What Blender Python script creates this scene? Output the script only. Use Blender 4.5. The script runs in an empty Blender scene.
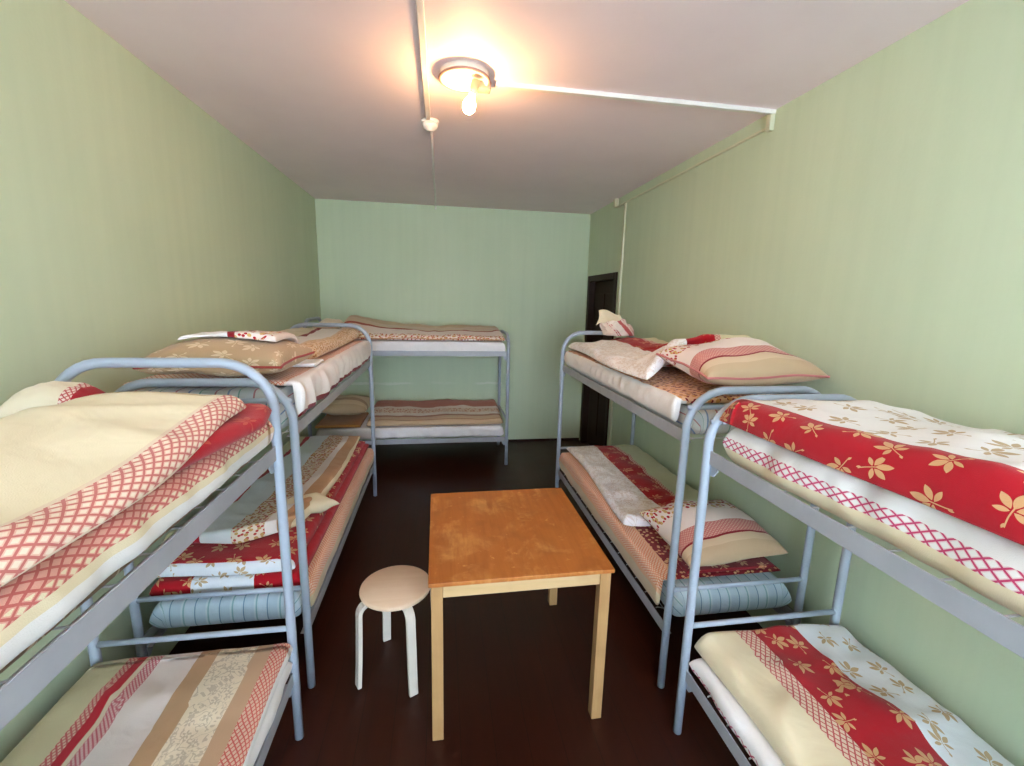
import bpy, bmesh, math, random
from mathutils import Vector, Matrix, noise
C = bpy.context.scene.collection
PI = math.pi
def lin(r, g, b):
    f = lambda c: (c/12.92 if c <= .04045 else ((c+.055)/1.055)**2.4)
    return (f(r/255), f(g/255), f(b/255), 1)

# ------------------------------------------------------------ node helpers
class NT:
    """tiny expression builder on a node tree"""
    def __init__(s, tree): s.t = tree; s.n = tree.nodes; s.l = tree.links
    def put(s, sock, v):
        if hasattr(v, 'is_output'): s.l.new(v, sock)
        else: sock.default_value = v
    def m(s, op, a, b=None, c=None):
        n = s.n.new('ShaderNodeMath'); n.operation = op
        for i, v in enumerate((a, b, c)):
            if v is not None: s.put(n.inputs[i], v)
        return n.outputs[0]
    def add(s, a, b): return s.m('ADD', a, b)
    def sub(s, a, b): return s.m('SUBTRACT', a, b)
    def mul(s, a, b): return s.m('MULTIPLY', a, b)
    def lt(s, a, b): return s.m('LESS_THAN', a, b)
    def gt(s, a, b): return s.m('GREATER_THAN', a, b)
    def mx(s, a, b): return s.m('MAXIMUM', a, b)
    def mn(s, a, b): return s.m('MINIMUM', a, b)
    def xyz(s, v):
        n = s.n.new('ShaderNodeSeparateXYZ'); s.l.new(v, n.inputs[0]); return n.outputs[0], n.outputs[1], n.outputs[2]
    def vec(s, x, y, z=0.0):
        n = s.n.new('ShaderNodeCombineXYZ')
        for i, q in enumerate((x, y, z)): s.put(n.inputs[i], q)
        return n.outputs[0]
    def noise(s, v, scale, detail=2.0, rough=.5, dist=0.0):
        n = s.n.new('ShaderNodeTexNoise'); s.put(n.inputs['Vector'], v)
        n.inputs['Scale'].default_value = scale; n.inputs['Detail'].default_value = detail
        n.inputs['Roughness'].default_value = rough; n.inputs['Distortion'].default_value = dist
        return n.outputs['Fac']
    def mix(s, f, a, b):
        n = s.n.new('ShaderNodeMix'); n.data_type = 'RGBA'
        s.put(n.inputs[0], f); s.put(n.inputs[6], a); s.put(n.inputs[7], b); return n.outputs[2]
    def ramp(s, f, a, b):
        n = s.n.new('ShaderNodeMapRange'); s.put(n.inputs[0], f); n.inputs[1].default_value = a; n.inputs[2].default_value = b
        return n.outputs[0]

def group(name, ins, build):
    g = bpy.data.node_groups.new(name, 'ShaderNodeTree')
    for i in ins: g.interface.new_socket(i, in_out='INPUT', socket_type='NodeSocketFloat')
    g.interface.new_socket('mask', in_out='OUTPUT', socket_type='NodeSocketFloat')
    t = NT(g); gi = g.nodes.new('NodeGroupInput'); go = g.nodes.new('NodeGroupOutput')
    g.links.new(build(t, *[gi.outputs[i] for i in ins]), go.inputs[0])
    return g
def g_lattice(t, u, v, p, w):
    r = None
    for q in (t.add(u, t.mul(v, .75)), t.sub(u, t.mul(v, .75))):
        d = t.m('ABSOLUTE', t.sub(t.m('FRACT', t.m('DIVIDE', q, p)), .5))
        r = d if r is None else t.mn(r, d)
    return t.lt(r, w)
def vor(t, u, v, rnd):
    n = t.n.new('ShaderNodeTexVoronoi'); n.voronoi_dimensions = '2D'; n.inputs['Scale'].default_value = 1
    n.inputs['Randomness'].default_value = rnd
    p = t.vec(u, v); t.l.new(p, n.inputs['Vector'])
    px, py, _ = t.xyz(n.outputs['Position'])
    return t.sub(u, px), t.sub(v, py), n.outputs['Color'], n.outputs['Distance']
def g_leaf(t, u, v, p):
    u = t.m('DIVIDE', u, p); v = t.m('DIVIDE', v, p)
    x, y, c, d = vor(t, u, v, .55)
    rr, gg, bb = t.xyz(c)
    a = t.mul(rr, 6.283)
    ca = t.m('COSINE', a); sa = t.m('SINE', a)
    X = t.add(t.mul(x, ca), t.mul(y, sa)); Y = t.sub(t.mul(y, ca), t.mul(x, sa))
    res = None
    for ang, l, off in ((0, .19, .24), (48, .17, .22), (-52, .16, .21), (104, .12, .15), (-106, .13, .16), (180, .055, .3)):
        k = math.radians(ang); ck, sk = math.cos(k), math.sin(k)
        px = t.sub(t.add(t.mul(X, ck), t.mul(Y, sk)), off)
        py = t.sub(t.mul(Y, ck), t.mul(X, sk))
        q = t.m('DIVIDE', px, l); h = t.mul(t.sub(1.0, t.mul(q, q)), l*.42)
        mk = t.lt(t.m('ABSOLUTE', py), h)
        res = mk if res is None else t.mx(res, mk)
    stem = t.mul(t.lt(t.m('ABSOLUTE', t.add(Y, t.mul(t.mul(X, X), .3))), .012), t.mul(t.lt(X, .1), t.gt(X, -.32)))
    return t.mx(res, stem)
def g_dots(t, u, v, p):
    u = t.m('DIVIDE', u, p); v = t.m('DIVIDE', v, p)
    x, y, c, d = vor(t, u, v, .9)
    return t.lt(d, .27)
def g_floral(t, u, v, p):
    q = t.vec(t.m('DIVIDE', u, p), t.m('DIVIDE', v, p))
    a = t.lt(t.m('ABSOLUTE', t.sub(t.noise(q, 1.6, 1.0, .5, 1.2), .5)), .035)
    x, y, c, d = vor(t, t.m('DIVIDE', u, p), t.m('DIVIDE', v, p), .8)
    th = t.m('ARCTAN2', y, x)
    pet = t.lt(d, t.add(.2, t.mul(t.m('SINE', t.mul(th, 5.0)), .1)))
    core = t.lt(d, .08)
    return t.mx(t.mul(a, .8), t.sub(t.mul(pet, .85), core))
G = dict(lattice=group('lattice', ('u', 'v', 'p', 'w'), g_lattice), leaf=group('leaf', ('u', 'v', 'p'), g_leaf),
         dots=group('dots', ('u', 'v', 'p'), g_dots), floral=group('floral', ('u', 'v', 'p'), g_floral))

def new_mat(name, rough=.6):
    m = bpy.data.materials.new(name); m.use_nodes = True
    b = m.node_tree.nodes['Principled BSDF']; b.inputs['Roughness'].default_value = rough
    return m, NT(m.node_tree), b
def bump(t, b, h, strength, dist=.01):
    n = t.n.new('ShaderNodeBump'); n.inputs['Strength'].default_value = strength; n.inputs['Distance'].default_value = dist
    t.l.new(h, n.inputs['Height']); t.l.new(n.outputs[0], b.inputs['Normal'])
def objco(t):
    n = t.n.new('ShaderNodeTexCoord'); return n.outputs['Object']
def geopos(t):
    n = t.n.new('ShaderNodeNewGeometry'); return n.outputs['Position']

def fabric(name, bands, axis='u', rep=0, skew=0.0, jit=.006):
    """bands: list of (upper edge in metres, kind, base colour, pattern colour, pitch, width)"""
    m, t, b = new_mat(name, .92)
    uvn = t.n.new('ShaderNodeUVMap'); uvn.uv_map = 'UVMap'
    u, v, _ = t.xyz(uvn.outputs[0])
    nz = t.noise(uvn.outputs[0], 4.0, 3.0)
    if axis == 'v': u, v = v, u
    uu = t.add(u, t.mul(t.sub(nz, .5), jit*2))
    if skew: uu = t.add(uu, t.mul(v, skew))
    ub = t.m('MODULO', t.add(uu, 20*rep), rep) if rep else uu
    col = None; prev = None
    for bd in bands:
        edge, kind, base = bd[:3]
        c = base
        if kind != 'plain':
            gn = t.n.new('ShaderNodeGroup'); gn.node_tree = G[kind]
            t.put(gn.inputs['u'], uu); t.put(gn.inputs['v'], v); gn.inputs['p'].default_value = bd[4]
            if kind == 'lattice': gn.inputs['w'].default_value = bd[5] if len(bd) > 5 else .1
            if kind == 'lattice' and len(bd) > 6:      # a paler tint between the line and the middle of each diamond
                g2 = t.n.new('ShaderNodeGroup'); g2.node_tree = G['lattice']
                t.put(g2.inputs['u'], uu); t.put(g2.inputs['v'], v); g2.inputs['p'].default_value = bd[4]; g2.inputs['w'].default_value = bd[7]
                base = t.mix(g2.outputs[0], base, bd[6])
            c = t.mix(gn.outputs[0], base, bd[3])
            if kind == 'dots' and len(bd) > 5:
                gn = t.n.new('ShaderNodeGroup'); gn.node_tree = G['dots']
                t.put(gn.inputs['u'], t.add(uu, .37)); t.put(gn.inputs['v'], t.add(v, .53)); gn.inputs['p'].default_value = bd[4]*1.25
                c = t.mix(gn.outputs[0], c, bd[5])
        if col is None: col = c
        else: col = t.mix(t.gt(ub, prev), col, c)
        prev = edge
    if hasattr(col, 'is_output'): t.l.new(col, b.inputs['Base Color'])
    else: b.inputs['Base Color'].default_value = col
    b.inputs['Sheen Weight'].default_value = .15
    b.inputs['Specular IOR Level'].default_value = .2
    w1 = t.noise(uvn.outputs[0], 6.0, 3.0, .5, .5); w2 = t.noise(uvn.outputs[0], 420.0, 1.0)
    bump(t, b, t.add(w1, t.mul(w2, .06)), .5, .024)
    return m

# colours
WHITE = (.80, .76, .74, 1); COOLW = (.72, .74, .78, 1); CREAM = (.76, .64, .43, 1); OLIVE = (.52, .47, .30, 1)
RED = (.40, .006, .014, 1); DRED = (.22, .010, .016, 1); SALMON = (.70, .34, .26, 1); TAN = (.46, .28, .14, 1); LTAN = (.60, .43, .26, 1)
PEACH = (.76, .44, .26, 1); PINK = (.68, .32, .25, 1); LEAFR = (.62, .34, .16, 1); LEAFW = (.50, .35, .20, 1); GREEN = (.55, .55, .36, 1)
ROSE = (.52, .10, .10, 1); BROWN = (.30, .13, .06, 1); GREYW = (.64, .62, .60, 1); PWHITE = (.76, .64, .58, 1)
MAG = (.55, .05, .14, 1)

# ------------------------------------------------------------ object helpers
def link(name, me, mat, parent=None, loc=(0, 0, 0), smooth=True):
    o = bpy.data.objects.new(name, me); C.objects.link(o)
    if mat is not None: me.materials.append(mat)
    if smooth:
        for p in me.polygons: p.use_smooth = True
    o.location = loc
    if parent is not None: o.parent = parent
    return o
def tag(o, label=None, cat=None, grp=None, kind=None):
    if label: o['label'] = label
    if cat: o['category'] = cat
    if grp: o['group'] = grp
    if kind: o['kind'] = kind
    return o
def empty(name, loc, label, cat, grp=None):
    o = bpy.data.objects.new(name, None); C.objects.link(o); o.location = loc; o.empty_display_size = .1
    return tag(o, label, cat, grp)
def finish(bm, name, mat, parent=None, loc=(0, 0, 0), bevel=0, smooth=False, segs=2):
    bmesh.ops.recalc_face_normals(bm, faces=bm.faces)
    me = bpy.data.meshes.new(name); bm.to_mesh(me); bm.free()
    o = link(name, me, mat, parent, loc, smooth)
    if bevel:
        md = o.modifiers.new('bevel', 'BEVEL'); md.width = bevel; md.segments = segs; md.limit_method = 'ANGLE'
        if smooth is False:
            for p in me.polygons: p.use_smooth = True
            md.harden_normals = True
    return o
def box(bm, x0, x1, y0, y1, z0, z1):
    vs = [bm.verts.new((x, y, z)) for z in (z0, z1) for y in (y0, y1) for x in (x0, x1)]
    for f in ((0, 1, 3, 2), (4, 5, 7, 6), (0, 1, 5, 4), (2, 3, 7, 6), (0, 2, 6, 4), (1, 3, 7, 5)): bm.faces.new([vs[i] for i in f])
def prism(bm, pts, d):
    """extrude closed polygon (list of Vector) along vector d"""
    a = [bm.verts.new(p) for p in pts]; b = [bm.verts.new(Vector(p)+Vector(d)) for p in pts]
    n = len(a); bm.faces.new(a); bm.faces.new(b[::-1])
    for i in range(n): bm.faces.new((a[i], a[(i+1) % n], b[(i+1) % n], b[i]))
def tube(bm, pts, r, n=12, closed=False, flat=None):
    pts = [Vector(p) for p in pts]; N = len(pts); rings = []
    up = None
    for i, p in enumerate(pts):
        if closed: d = (pts[(i+1) % N]-pts[i-1]).normalized()
        else: d = (pts[min(i+1, N-1)]-pts[max(i-1, 0)]).normalized()
        if up is None:
            up = d.orthogonal().normalized()
            if flat: up = (Vector(flat)-d*d.dot(Vector(flat))).normalized()
        else: up = (up-d*up.dot(d)).normalized()
        sd = d.cross(up); rr = r[i] if isinstance(r, (list, tuple)) else r
        rings.append([bm.verts.new(p+up*(math.cos(2*PI*k/n)*rr)+sd*(math.sin(2*PI*k/n)*rr)) for k in range(n)])
    for i in range(N if closed else N-1):
        a, b = rings[i], rings[(i+1) % N]
        for k in range(n): bm.faces.new((a[k], a[(k+1) % n], b[(k+1) % n], b[k]))
    if not closed: bm.faces.new(rings[0]); bm.faces.new(rings[-1][::-1])
def ribbon(bm, pts, wdir, w, th):
    """flat bar of width w (along wdir) and thickness th swept along pts"""
    pts = [Vector(p) for p in pts]; wd = Vector(wdir).normalized(); rings = []; N = len(pts)
    for i, p in enumerate(pts):
        d = (pts[min(i+1, N-1)]-pts[max(i-1, 0)]).normalized(); nn = d.cross(wd).normalized()
        rings.append([bm.verts.new(p+wd*(a*w/2)+nn*(b*th/2)) for a, b in ((-1, -1), (1, -1), (1, 1), (-1, 1))])
    for i in range(N-1):
        for k in range(4): bm.faces.new((rings[i][k], rings[i][(k+1) % 4], rings[i+1][(k+1) % 4], rings[i+1][k]))
    bm.faces.new(rings[0]); bm.faces.new(rings[-1][::-1])
def lathe(bm, prof, n=32, M=None):
    rings = []
    for r, z in prof:
        if r < 1e-6: rings.append([bm.verts.new((0, 0, z))])
        else: rings.append([bm.verts.new((r*math.cos(2*PI*k/n), r*math.sin(2*PI*k/n), z)) for k in range(n)])
    for a, b in zip(rings, rings[1:]):
        for k in range(n):
            q = [a[k % len(a)], a[(k+1) % len(a)], b[(k+1) % len(b)], b[k % len(b)]]
            q = list(dict.fromkeys(q))
            if len(q) > 2: bm.faces.new(q)
    if M is not None: bmesh.ops.transform(bm, matrix=M, verts=bm.verts)
def arc(c, r, a0, a1, n, ax=0):
    return [(c[0]+r*math.cos(a0+(a1-a0)*i/n), c[1]+r*math.sin(a0+(a1-a0)*i/n)) for i in range(n+1)]

# ------------------------------------------------------------ bedding
def nz(x, y, z=0.0): return noise.noise(Vector((x, y, z)))
def grid(L, r0, r1, step, k=7):
    a = [r0*(1-math.cos(i/k*PI/2)) for i in range(k)]
    n = max(2, int((L-r0-r1)/step)); mid = [r0+(L-r0-r1)*i/n for i in range(n+1)]
    return a+mid+[L-q for q in a[::-1]]
def prof(d, r):
    if d >= r: return 1.0
    q = 1-max(d, 0)/r; return max(0.0, 1-q**2.4)**(1/2.4)
def slab(name, mat, f, b, t0, t1, zb, zt, axis='y', rim=(.05, .05, .05, .05), fo=None, eo=None, ripple=0, rfreq=14, wr=.006, wf=4.0, seed=0, parent=None, mid=.45, step=.022, cover=None):
    """a soft closed pad: front edge f, back edge b, from t0 to t1 along the bed"""
    W = abs(b-f); L = t1-t0; sg = 1 if b > f else -1
    S = grid(W, rim[0], rim[1], step); T = grid(L, rim[2], rim[3], step)
    if not callable(zt): zt_ = zt; zt = lambda s, t: zt_
    if not callable(zb): zb_ = zb; zb = lambda s, t: zb_
    ns, nt = len(S), len(T)
    V = []; idx = {}; UV = {}
    cx, cy = (f+b)/2, (t0+t1)/2
    if axis == 'x': cx, cy = cy, cx
    cz = zb(W/2, L/2)
    for side in (0, 1):
        for i, s in enumerate(S):
            for j, t in enumerate(T):
                bd = i in (0, ns-1) or j in (0, nt-1)
                e = prof(s, rim[0])*prof(W-s, rim[1])*prof(t, rim[2])*prof(L-t, rim[3])
                if bd: e = 0.0
                n1 = nz(s*wf, t*wf, seed*7.1)+.5*nz(s*wf*2.3, t*wf*2.3, seed*3.3+9)
                rg = 1-abs(nz(s*2.2+t*1.1, t*2.6-s*1.4, seed+31.0))*2
                a, z0 = zt(s, t), zb(s, t)
                if cover:      # hangs over what lies below only on the listed sides
                    cz_, sides = cover; ds_ = dict(f=(s, rim[0]), b=(W-s, rim[1]))
                    ds_['0'] = (t, rim[2]); ds_['1'] = (L-t, rim[3])
                    if all(ds_[q][0] >= ds_[q][1]-1e-6 for q in sides): z0 = cz_(s, t) if callable(cz_) else cz_
                rg2 = 1-abs(nz(s*4.2+t*.9, t*1.5+s*.6, seed*2.7+50.0))*2.4; rg3 = 1-abs(nz(s*1.6-t*.8, t*5.5, seed*1.9+80.0))*2.4
                ztop = a+wr*n1+wr*.9*max(0, rg-.55)*2+wr*.55*max(0, rg2-.2)+wr*.45*max(0, rg3-.2)-wr*.3
                zm = z0+(a-z0)*mid
                z = zm+(ztop-zm)*e if side == 0 else zm-(zm-z0)*e
                drop = a-z
                fw = max(0.0, 1-s/min(W, .35))**1.5
                so = s
                if fo: so -= fo(t)*fw
                if ripple:
                    w = max(0.0, 1-s/.09)
                    so -= ripple*w*(nz(t*rfreq+z*6, seed*5.0, z*5)+.5*nz(t*rfreq*2.2, seed*2.0+z*9))*1.4
                    z += ripple*.35*w*nz(t*rfreq*.9, seed*4.4)
                to = t
                if eo:
                    we = max(0.0, 1-t/min(L, .3)); to -= eo(s)*we
                # uv
                ds, dt = min(s, W-s), min(t, L-t)
                uu, vv = s, t
                if ds <= dt or ds < .06:
                    dd = drop if side == 0 else drop+max(0, ds-rim[0])
                    uu = s-dd if s < W/2 else s+dd
                else: vv = t-drop if t < L/2 else t+drop
                key = (i, j, 0 if bd else side)
                UV[(i, j, side)] = (uu, vv)
                if key not in idx:
                    idx[key] = len(V)
                    if axis == 'y': V.append((f+sg*so-cx, t0+to-cy, z-cz))
                    else: V.append((t0+to-cx, f+sg*so-cy, z-cz))
    F = []; U = []
    g = lambda i, j, sd: idx[(i, j, 0 if (i in (0, ns-1) or j in (0, nt-1)) else sd)]
    flip = (sg < 0) != (axis == 'x')
    for sd in (0, 1):
        for i in range(ns-1):
            for j in range(nt-1):
                q = [(i, j), (i+1, j), (i+1, j+1), (i, j+1)]
                if (sd == 1) != flip: q = q[::-1]
                F.append([g(a, b_, sd) for a, b_ in q]); U += [UV[(a, b_, sd)] for a, b_ in q]
    me = bpy.data.meshes.new(name); me.from_pydata(V, [], F)
    uvl = me.uv_layers.new(name='UVMap')
    for k, q in enumerate(U): uvl.data[k].uv = q
    pl = (0, 0, 0)
    loc = Vector((cx, cy, cz))
    if parent is not None: loc = loc-parent.location
    return link(name, me, mat, parent, loc)
def pillow(name, mat, c, size, rotz=0, tx=0, ty=0, seed=0, piping=None, parent=None, sag=0.0, n=34, full=.42):
    L, W, H = size; V = []; idx = {}; F = []; U = []; UV = {}
    cs = [math.sin((-1+2*i/n)*PI/2) for i in range(n+1)]
    for sd in (0, 1):
        for i, a in enumerate(cs):
            for j, b in enumerate(cs):
                bd = i in (0, n) or j in (0, n)
                h = (max(0, 1-a*a)*max(0, 1-b*b))**full*H/2
                h *= 1+.16*nz(a*1.4+seed, b*1.4, seed*2.0)+.06*nz(a*4+seed, b*4, 5.0)
                x = L/2*a*(1-.07*(1-b*b)*a*a); y = W/2*b*(1-.09*(1-a*a)*b*b)
                z = h if sd == 0 else -h*.72
                z += .012*nz(a*1.5+seed, b*1.5, 9.0)-sag*a*a
                k = (i, j, 0 if bd else sd)
                arcy = W/2*(math.asin(b)/(PI/2)+1)*1.12
                UV[(i, j, sd)] = (arcy, L/2*math.asin(a)/(PI/2)*1.1)
                if k not in idx: idx[k] = len(V); V.append((x, y, z))
    g = lambda i, j, sd: idx[(i, j, 0 if (i in (0, n) or j in (0, n)) else sd)]
    for sd in (0, 1):
        for i in range(n):
            for j in range(n):
                q = [(i, j), (i+1, j), (i+1, j+1), (i, j+1)]
                if sd: q = q[::-1]
                F.append([g(a, b, sd) for a, b in q]); U += [UV[(a, b, sd)] for a, b in q]
    me = bpy.data.meshes.new(name); me.from_pydata(V, [], F)
    uvl = me.uv_layers.new(name='UVMap')
    for k, q in enumerate(U): uvl.data[k].uv = q
    loc = Vector(c)
    o = link(name, me, mat, parent, loc)
    o.rotation_euler = (tx, ty, rotz)
    if piping:
        bm = bmesh.new(); ring = [g(i, 0, 0) for i in range(n)]+[g(n, j, 0) for j in range(n)]+[g(i, n, 0) for i in range(n, 0, -1)]+[g(0, j, 0) for j in range(n, 0, -1)]
        tube(bm, [V[k] for k in ring], .006, 6, closed=True)
        finish(bm, 'piping', piping, o, (0, 0, 0), smooth=True)
    return o

# ------------------------------------------------------------ plain materials
def paint_wall(name, col, col2, streak=True, stain=False):
    m, t, b = new_mat(name, .62); p = geopos(t); x, y, z = t.xyz(p)
    n1 = t.noise(p, 1.3, 4.0, .55); n2 = t.noise(t.vec(t.mul(x, 16.0), t.mul(y, 16.0), t.mul(z, .7)), 1.0, 3.0)
    f = t.add(t.mul(n1, .6), t.mul(n2, .4)) if streak else n1
    c = t.mix(t.ramp(f, .3, .7), col, col2)
    if stain:
        wob = t.mul(t.sub(t.noise(p, 5.0, 3.0), .5), .05)
        d = t.m('ABSOLUTE', t.sub(z, t.add(.775, wob)))
        k = t.mul(t.lt(d, t.mul(t.noise(p, 9.0, 2.0), .03)), t.mul(t.gt(x, -1.2), t.lt(x, .75)))
        c = t.mix(t.mul(t.mul(k, t.ramp(t.noise(p, 3.0, 3.0), .35, .6)), .5), c, (.75, .74, .68, 1))
    t.l.new(c, b.inputs['Base Color']); bump(t, b, t.add(n2, t.noise(p, 60.0, 2.0)), .12, .004)
    b.inputs['Specular IOR Level'].default_value = .35
    return m
WALLM = paint_wall('wall_paint', (.485, .57, .40, 1), (.55, .625, .445, 1))
WALLB = paint_wall('back_wall_paint', (.485, .57, .40, 1), (.55, .625, .445, 1), stain=True)
CEILM = paint_wall('ceiling_paint', (.79, .66, .68, 1), (.86, .725, .74, 1), streak=False)
def m_floor():
    m, t, b = new_mat('floor_paint', .36); p = geopos(t); x, y, z = t.xyz(p)
    n = t.noise(p, 2.2, 4.0, .6); n3 = t.noise(t.vec(t.mul(x, 12.0), t.mul(y, 1.2), 0.0), 2.0, 4.0)
    c = t.mix(t.ramp(t.add(t.mul(n, .5), t.mul(n3, .5)), .3, .7), (.021, .0045, .002, 1), (.040, .0085, .0035, 1))
    seam = t.lt(t.m('ABSOLUTE', t.sub(t.m('FRACT', t.m('DIVIDE', x, .14)), .5)), .014)
    c = t.mix(t.mul(seam, .7), c, (.006, .003, .002, 1))
    t.l.new(c, b.inputs['Base Color']); t.l.new(t.add(.24, t.mul(n, .25)), b.inputs['Roughness']); b.inputs['Specular IOR Level'].default_value = .32
    bump(t, b, t.sub(t.mul(n3, .4), seam), .25, .006); return m
FLOORM = m_floor()
def m_metal(name, col, rough=.42):
    m, t, b = new_mat(name, rough); p = objco(t); n = t.noise(p, 9.0, 4.0, .6)
    c = t.mix(t.ramp(n, .35, .75), col, tuple(q*.86 for q in col[:3])+(1,)); t.l.new(c, b.inputs['Base Color'])
    bump(t, b, t.noise(p, 70.0, 2.0), .08, .002); return m
RAILM = m_metal('rail_paint', (.38, .39, .43, 1))
BEDM = m_metal('bed_paint', (.37, .42, .50, 1)); MESHM = m_metal('spring_wire', (.55, .55, .56, 1), .35)
TRUNK = m_metal('white_plastic', (.78, .74, .70, 1), .5); WALLPL = m_metal('painted_trunking', (.62, .62, .44, 1), .6)
def m_wood(name, c1, c2, c3, rough, scale=(40, 2.2, 40), blot=0.0, cb=None):
    m, t, b = new_mat(name, rough); p = objco(t); x, y, z = t.xyz(p)
    q = t.vec(t.mul(x, scale[0]), t.mul(y, scale[1]), t.mul(z, scale[2])); g = t.noise(q, 1.0, 5.0, .6, .6)
    c = t.mix(t.ramp(g, .3, .7), c1, c2); c = t.mix(t.mul(t.ramp(t.noise(p, 7.0, 3.0), .5, .75), .6), c, c3)
    if blot:
        k = t.mul(t.ramp(t.noise(p, 5.5, 5.0, .62, .5), .48, .68), t.ramp(t.noise(t.vec(t.mul(x, 30.0), t.mul(y, 6.0), z), 1.0, 3.0), .35, .6))
        c = t.mix(t.mul(k, blot), c, cb)
        sp = t.ramp(t.noise(p, 24.0, 3.0, .6), .66, .74); c = t.mix(t.mul(sp, blot*.8), c, cb)
    t.l.new(c, b.inputs['Base Color']); bump(t, b, g, .1, .003); return m
TOPM = m_wood('stained_tabletop', (.36, .10, .012, 1), (.47, .15, .022, 1), (.28, .078, .012, 1), .5, (26, 2.0, 26), .55, (.80, .42, .13, 1))
PINE = m_wood('raw_pine', (.47, .275, .115, 1), (.40, .22, .085, 1), (.33, .17, .065, 1), .55, (30, 30, 2.4))
PINEX = m_wood('raw_pine_apron', (.62, .42, .22, 1), (.54, .35, .16, 1), (.44, .26, .11, 1), .55, (2.4, 30, 30))
BIRCH = m_wood('birch_ply', (.74, .55, .38, 1), (.70, .50, .33, 1), (.76, .58, .42, 1), .45, (3, 30, 30))
STOOLW = m_wood('whitewashed_birch', (.68, .62, .53, 1), (.64, .57, .48, 1), (.56, .50, .42, 1), .5, (30, 30, 3))
DOORM = m_wood('dark_door', (.020, .010, .007, 1), (.030, .014, .009, 1), (.014, .008, .006, 1), .6, (30, 30, 2))
DOORF = m_wood('dark_door_frame', (.022, .012, .009, 1), (.03, .016, .011, 1), (.016, .009, .007, 1), .5, (30, 30, 2))

for _m in (DOORM, DOORF): _m.node_tree.nodes['Principled BSDF'].inputs['Specular IOR Level'].default_value = .15

# ------------------------------------------------------------ the room
XL, XR, YB, YF, ZC = -1.3705, 1.80, 5.455, -1.95, 2.852
def wallbox(name, mat, *boxes):
    bm = bmesh.new()
    for q in boxes: box(bm, *q)
    o = finish(bm, name, mat); tag(o, kind='structure'); return o
T = .12
wallbox('floor', FLOORM, (XL-T, XR+T+.3, YF-T, YB+T, -T, 0))
wallbox('ceiling', CEILM, (XL-T, XR+T+.3, YF-T, YB+T, ZC, ZC+T))
wallbox('wall_left', WALLM, (XL-T, XL, YF-T, YB+T, 0, ZC))
wallbox('wall_back', WALLB, (XL, XR+T+.3, YB, YB+T, 0, ZC))
DY0, DY1, DZ = 4.47, 5.385, 2.115
wallbox('wall_right', WALLM, (XR, XR+T, YF-T, DY0, 0, ZC), (XR, XR+T, DY1, YB, 0, ZC), (XR, XR+T, DY0, DY1, DZ, ZC), (XR+T, XR+T+.06, DY0-.1, YB, 0, DZ+.1))
# wall behind the camera with the daylight window
WX0, WX1, WZ0, WZ1 = -.75, 1.15, .95, 2.45
wallbox('wall_front', WALLM, (XL, WX0, YF-T, YF, 0, ZC), (WX1, XR, YF-T, YF, 0, ZC), (WX0, WX1, YF-T, YF, 0, WZ0), (WX0, WX1, YF-T, YF, WZ1, ZC))
win = empty('window_1', ((WX0+WX1)/2, YF-.06, WZ0), None, None); win['kind'] = 'structure'
bm = bmesh.new()
for q in ((WX0, WX0+.06, -.03, .03, WZ0, WZ1), (WX1-.06, WX1, -.03, .03, WZ0, WZ1), (WX0, WX1, -.03, .03, WZ0, WZ0+.06), (WX0, WX1, -.03, .03, WZ1-.06, WZ1), (.17, .23, -.03, .03, WZ0, WZ1)):
    box(bm, q[0]-(WX0+WX1)/2, q[1]-(WX0+WX1)/2, q[2], q[3], q[4]-WZ0, q[5]-WZ0)
finish(bm, 'window_frame', TRUNK, win)
# door in the right wall
door = empty('door_1', (XR+.06, (DY0+DY1)/2, 0), None, None); door['kind'] = 'structure'
hw = (DY1-DY0)/2
bm = bmesh.new(); box(bm, -.075, .06, -hw, -hw+.07, 0, DZ); box(bm, -.075, .06, hw-.07, hw, 0, DZ); box(bm, -.075, .06, -hw+.07, hw-.07, DZ-.07, DZ)
finish(bm, 'door_frame', DOORF, door, bevel=.006)
bm = bmesh.new(); box(bm, .0, .04, -hw+.07, hw-.07, .01, DZ-.07)
for z0, z1 in ((.2, .85), (1.05, 1.9)):
    for y0, y1 in ((-.34, -.03), (.03, .34)): box(bm, -.012, .001, y0, y1, z0, z1)
pan = finish(bm, 'door_panel', DOORM, door, bevel=.004)
bm = bmesh.new(); box(bm, -.012, 0, -.02, .02, -.09, .09); tube(bm, [(-.01, 0, .03), (-.05, 0, .03), (-.05, .11, .03)], .009, 10)
hd = finish(bm, 'door_handle', TRUNK, door, (0, .30, .98), smooth=False); hd['label'] = 'white door handle'
# narrow dark strip along the foot of the back wall
wallbox('dark_strip_back', DOORF, (.72, XR, YB-.012, YB, 0, .025))

# ------------------------------------------------------------ ceiling fittings
def trunking(name, p0, p1, w, h, mat, label, drop='z'):
    """square cable duct between p0 and p1"""
    p0, p1 = Vector(p0), Vector(p1); d = p1-p0; bm = bmesh.new()
    e = Vector((w/2 if abs(d.x) < .01 else abs(d.x)/2, w/2 if abs(d.y) < .01 else abs(d.y)/2, h/2))
    if abs(d.z) > .01: e = Vector((h/2, w/2, abs(d.z)/2))
    box(bm, -e.x, e.x, -e.y, e.y, -e.z, e.z)
    # the lid, a slightly narrower raised strip
    o = finish(bm, name, mat, None, (p0+p1)/2, bevel=.003)
    return tag(o, label, 'cable duct')
trunking('cable_duct', (-.074, -1.9, ZC-.009), (-.066, 2.90, ZC-.009), .028, .018, TRUNK, 'white cable duct along the ceiling running into the smoke detector')
bm = bmesh.new(); tube(bm, [(0, -1.22, .002), (.004, -.6, .0), (-.002, 0, -.001), (.004, .6, .0), (.0, 1.20, .001), (0, 1.222, -.012), (0, 1.224, -.04)], .009, 8)
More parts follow.
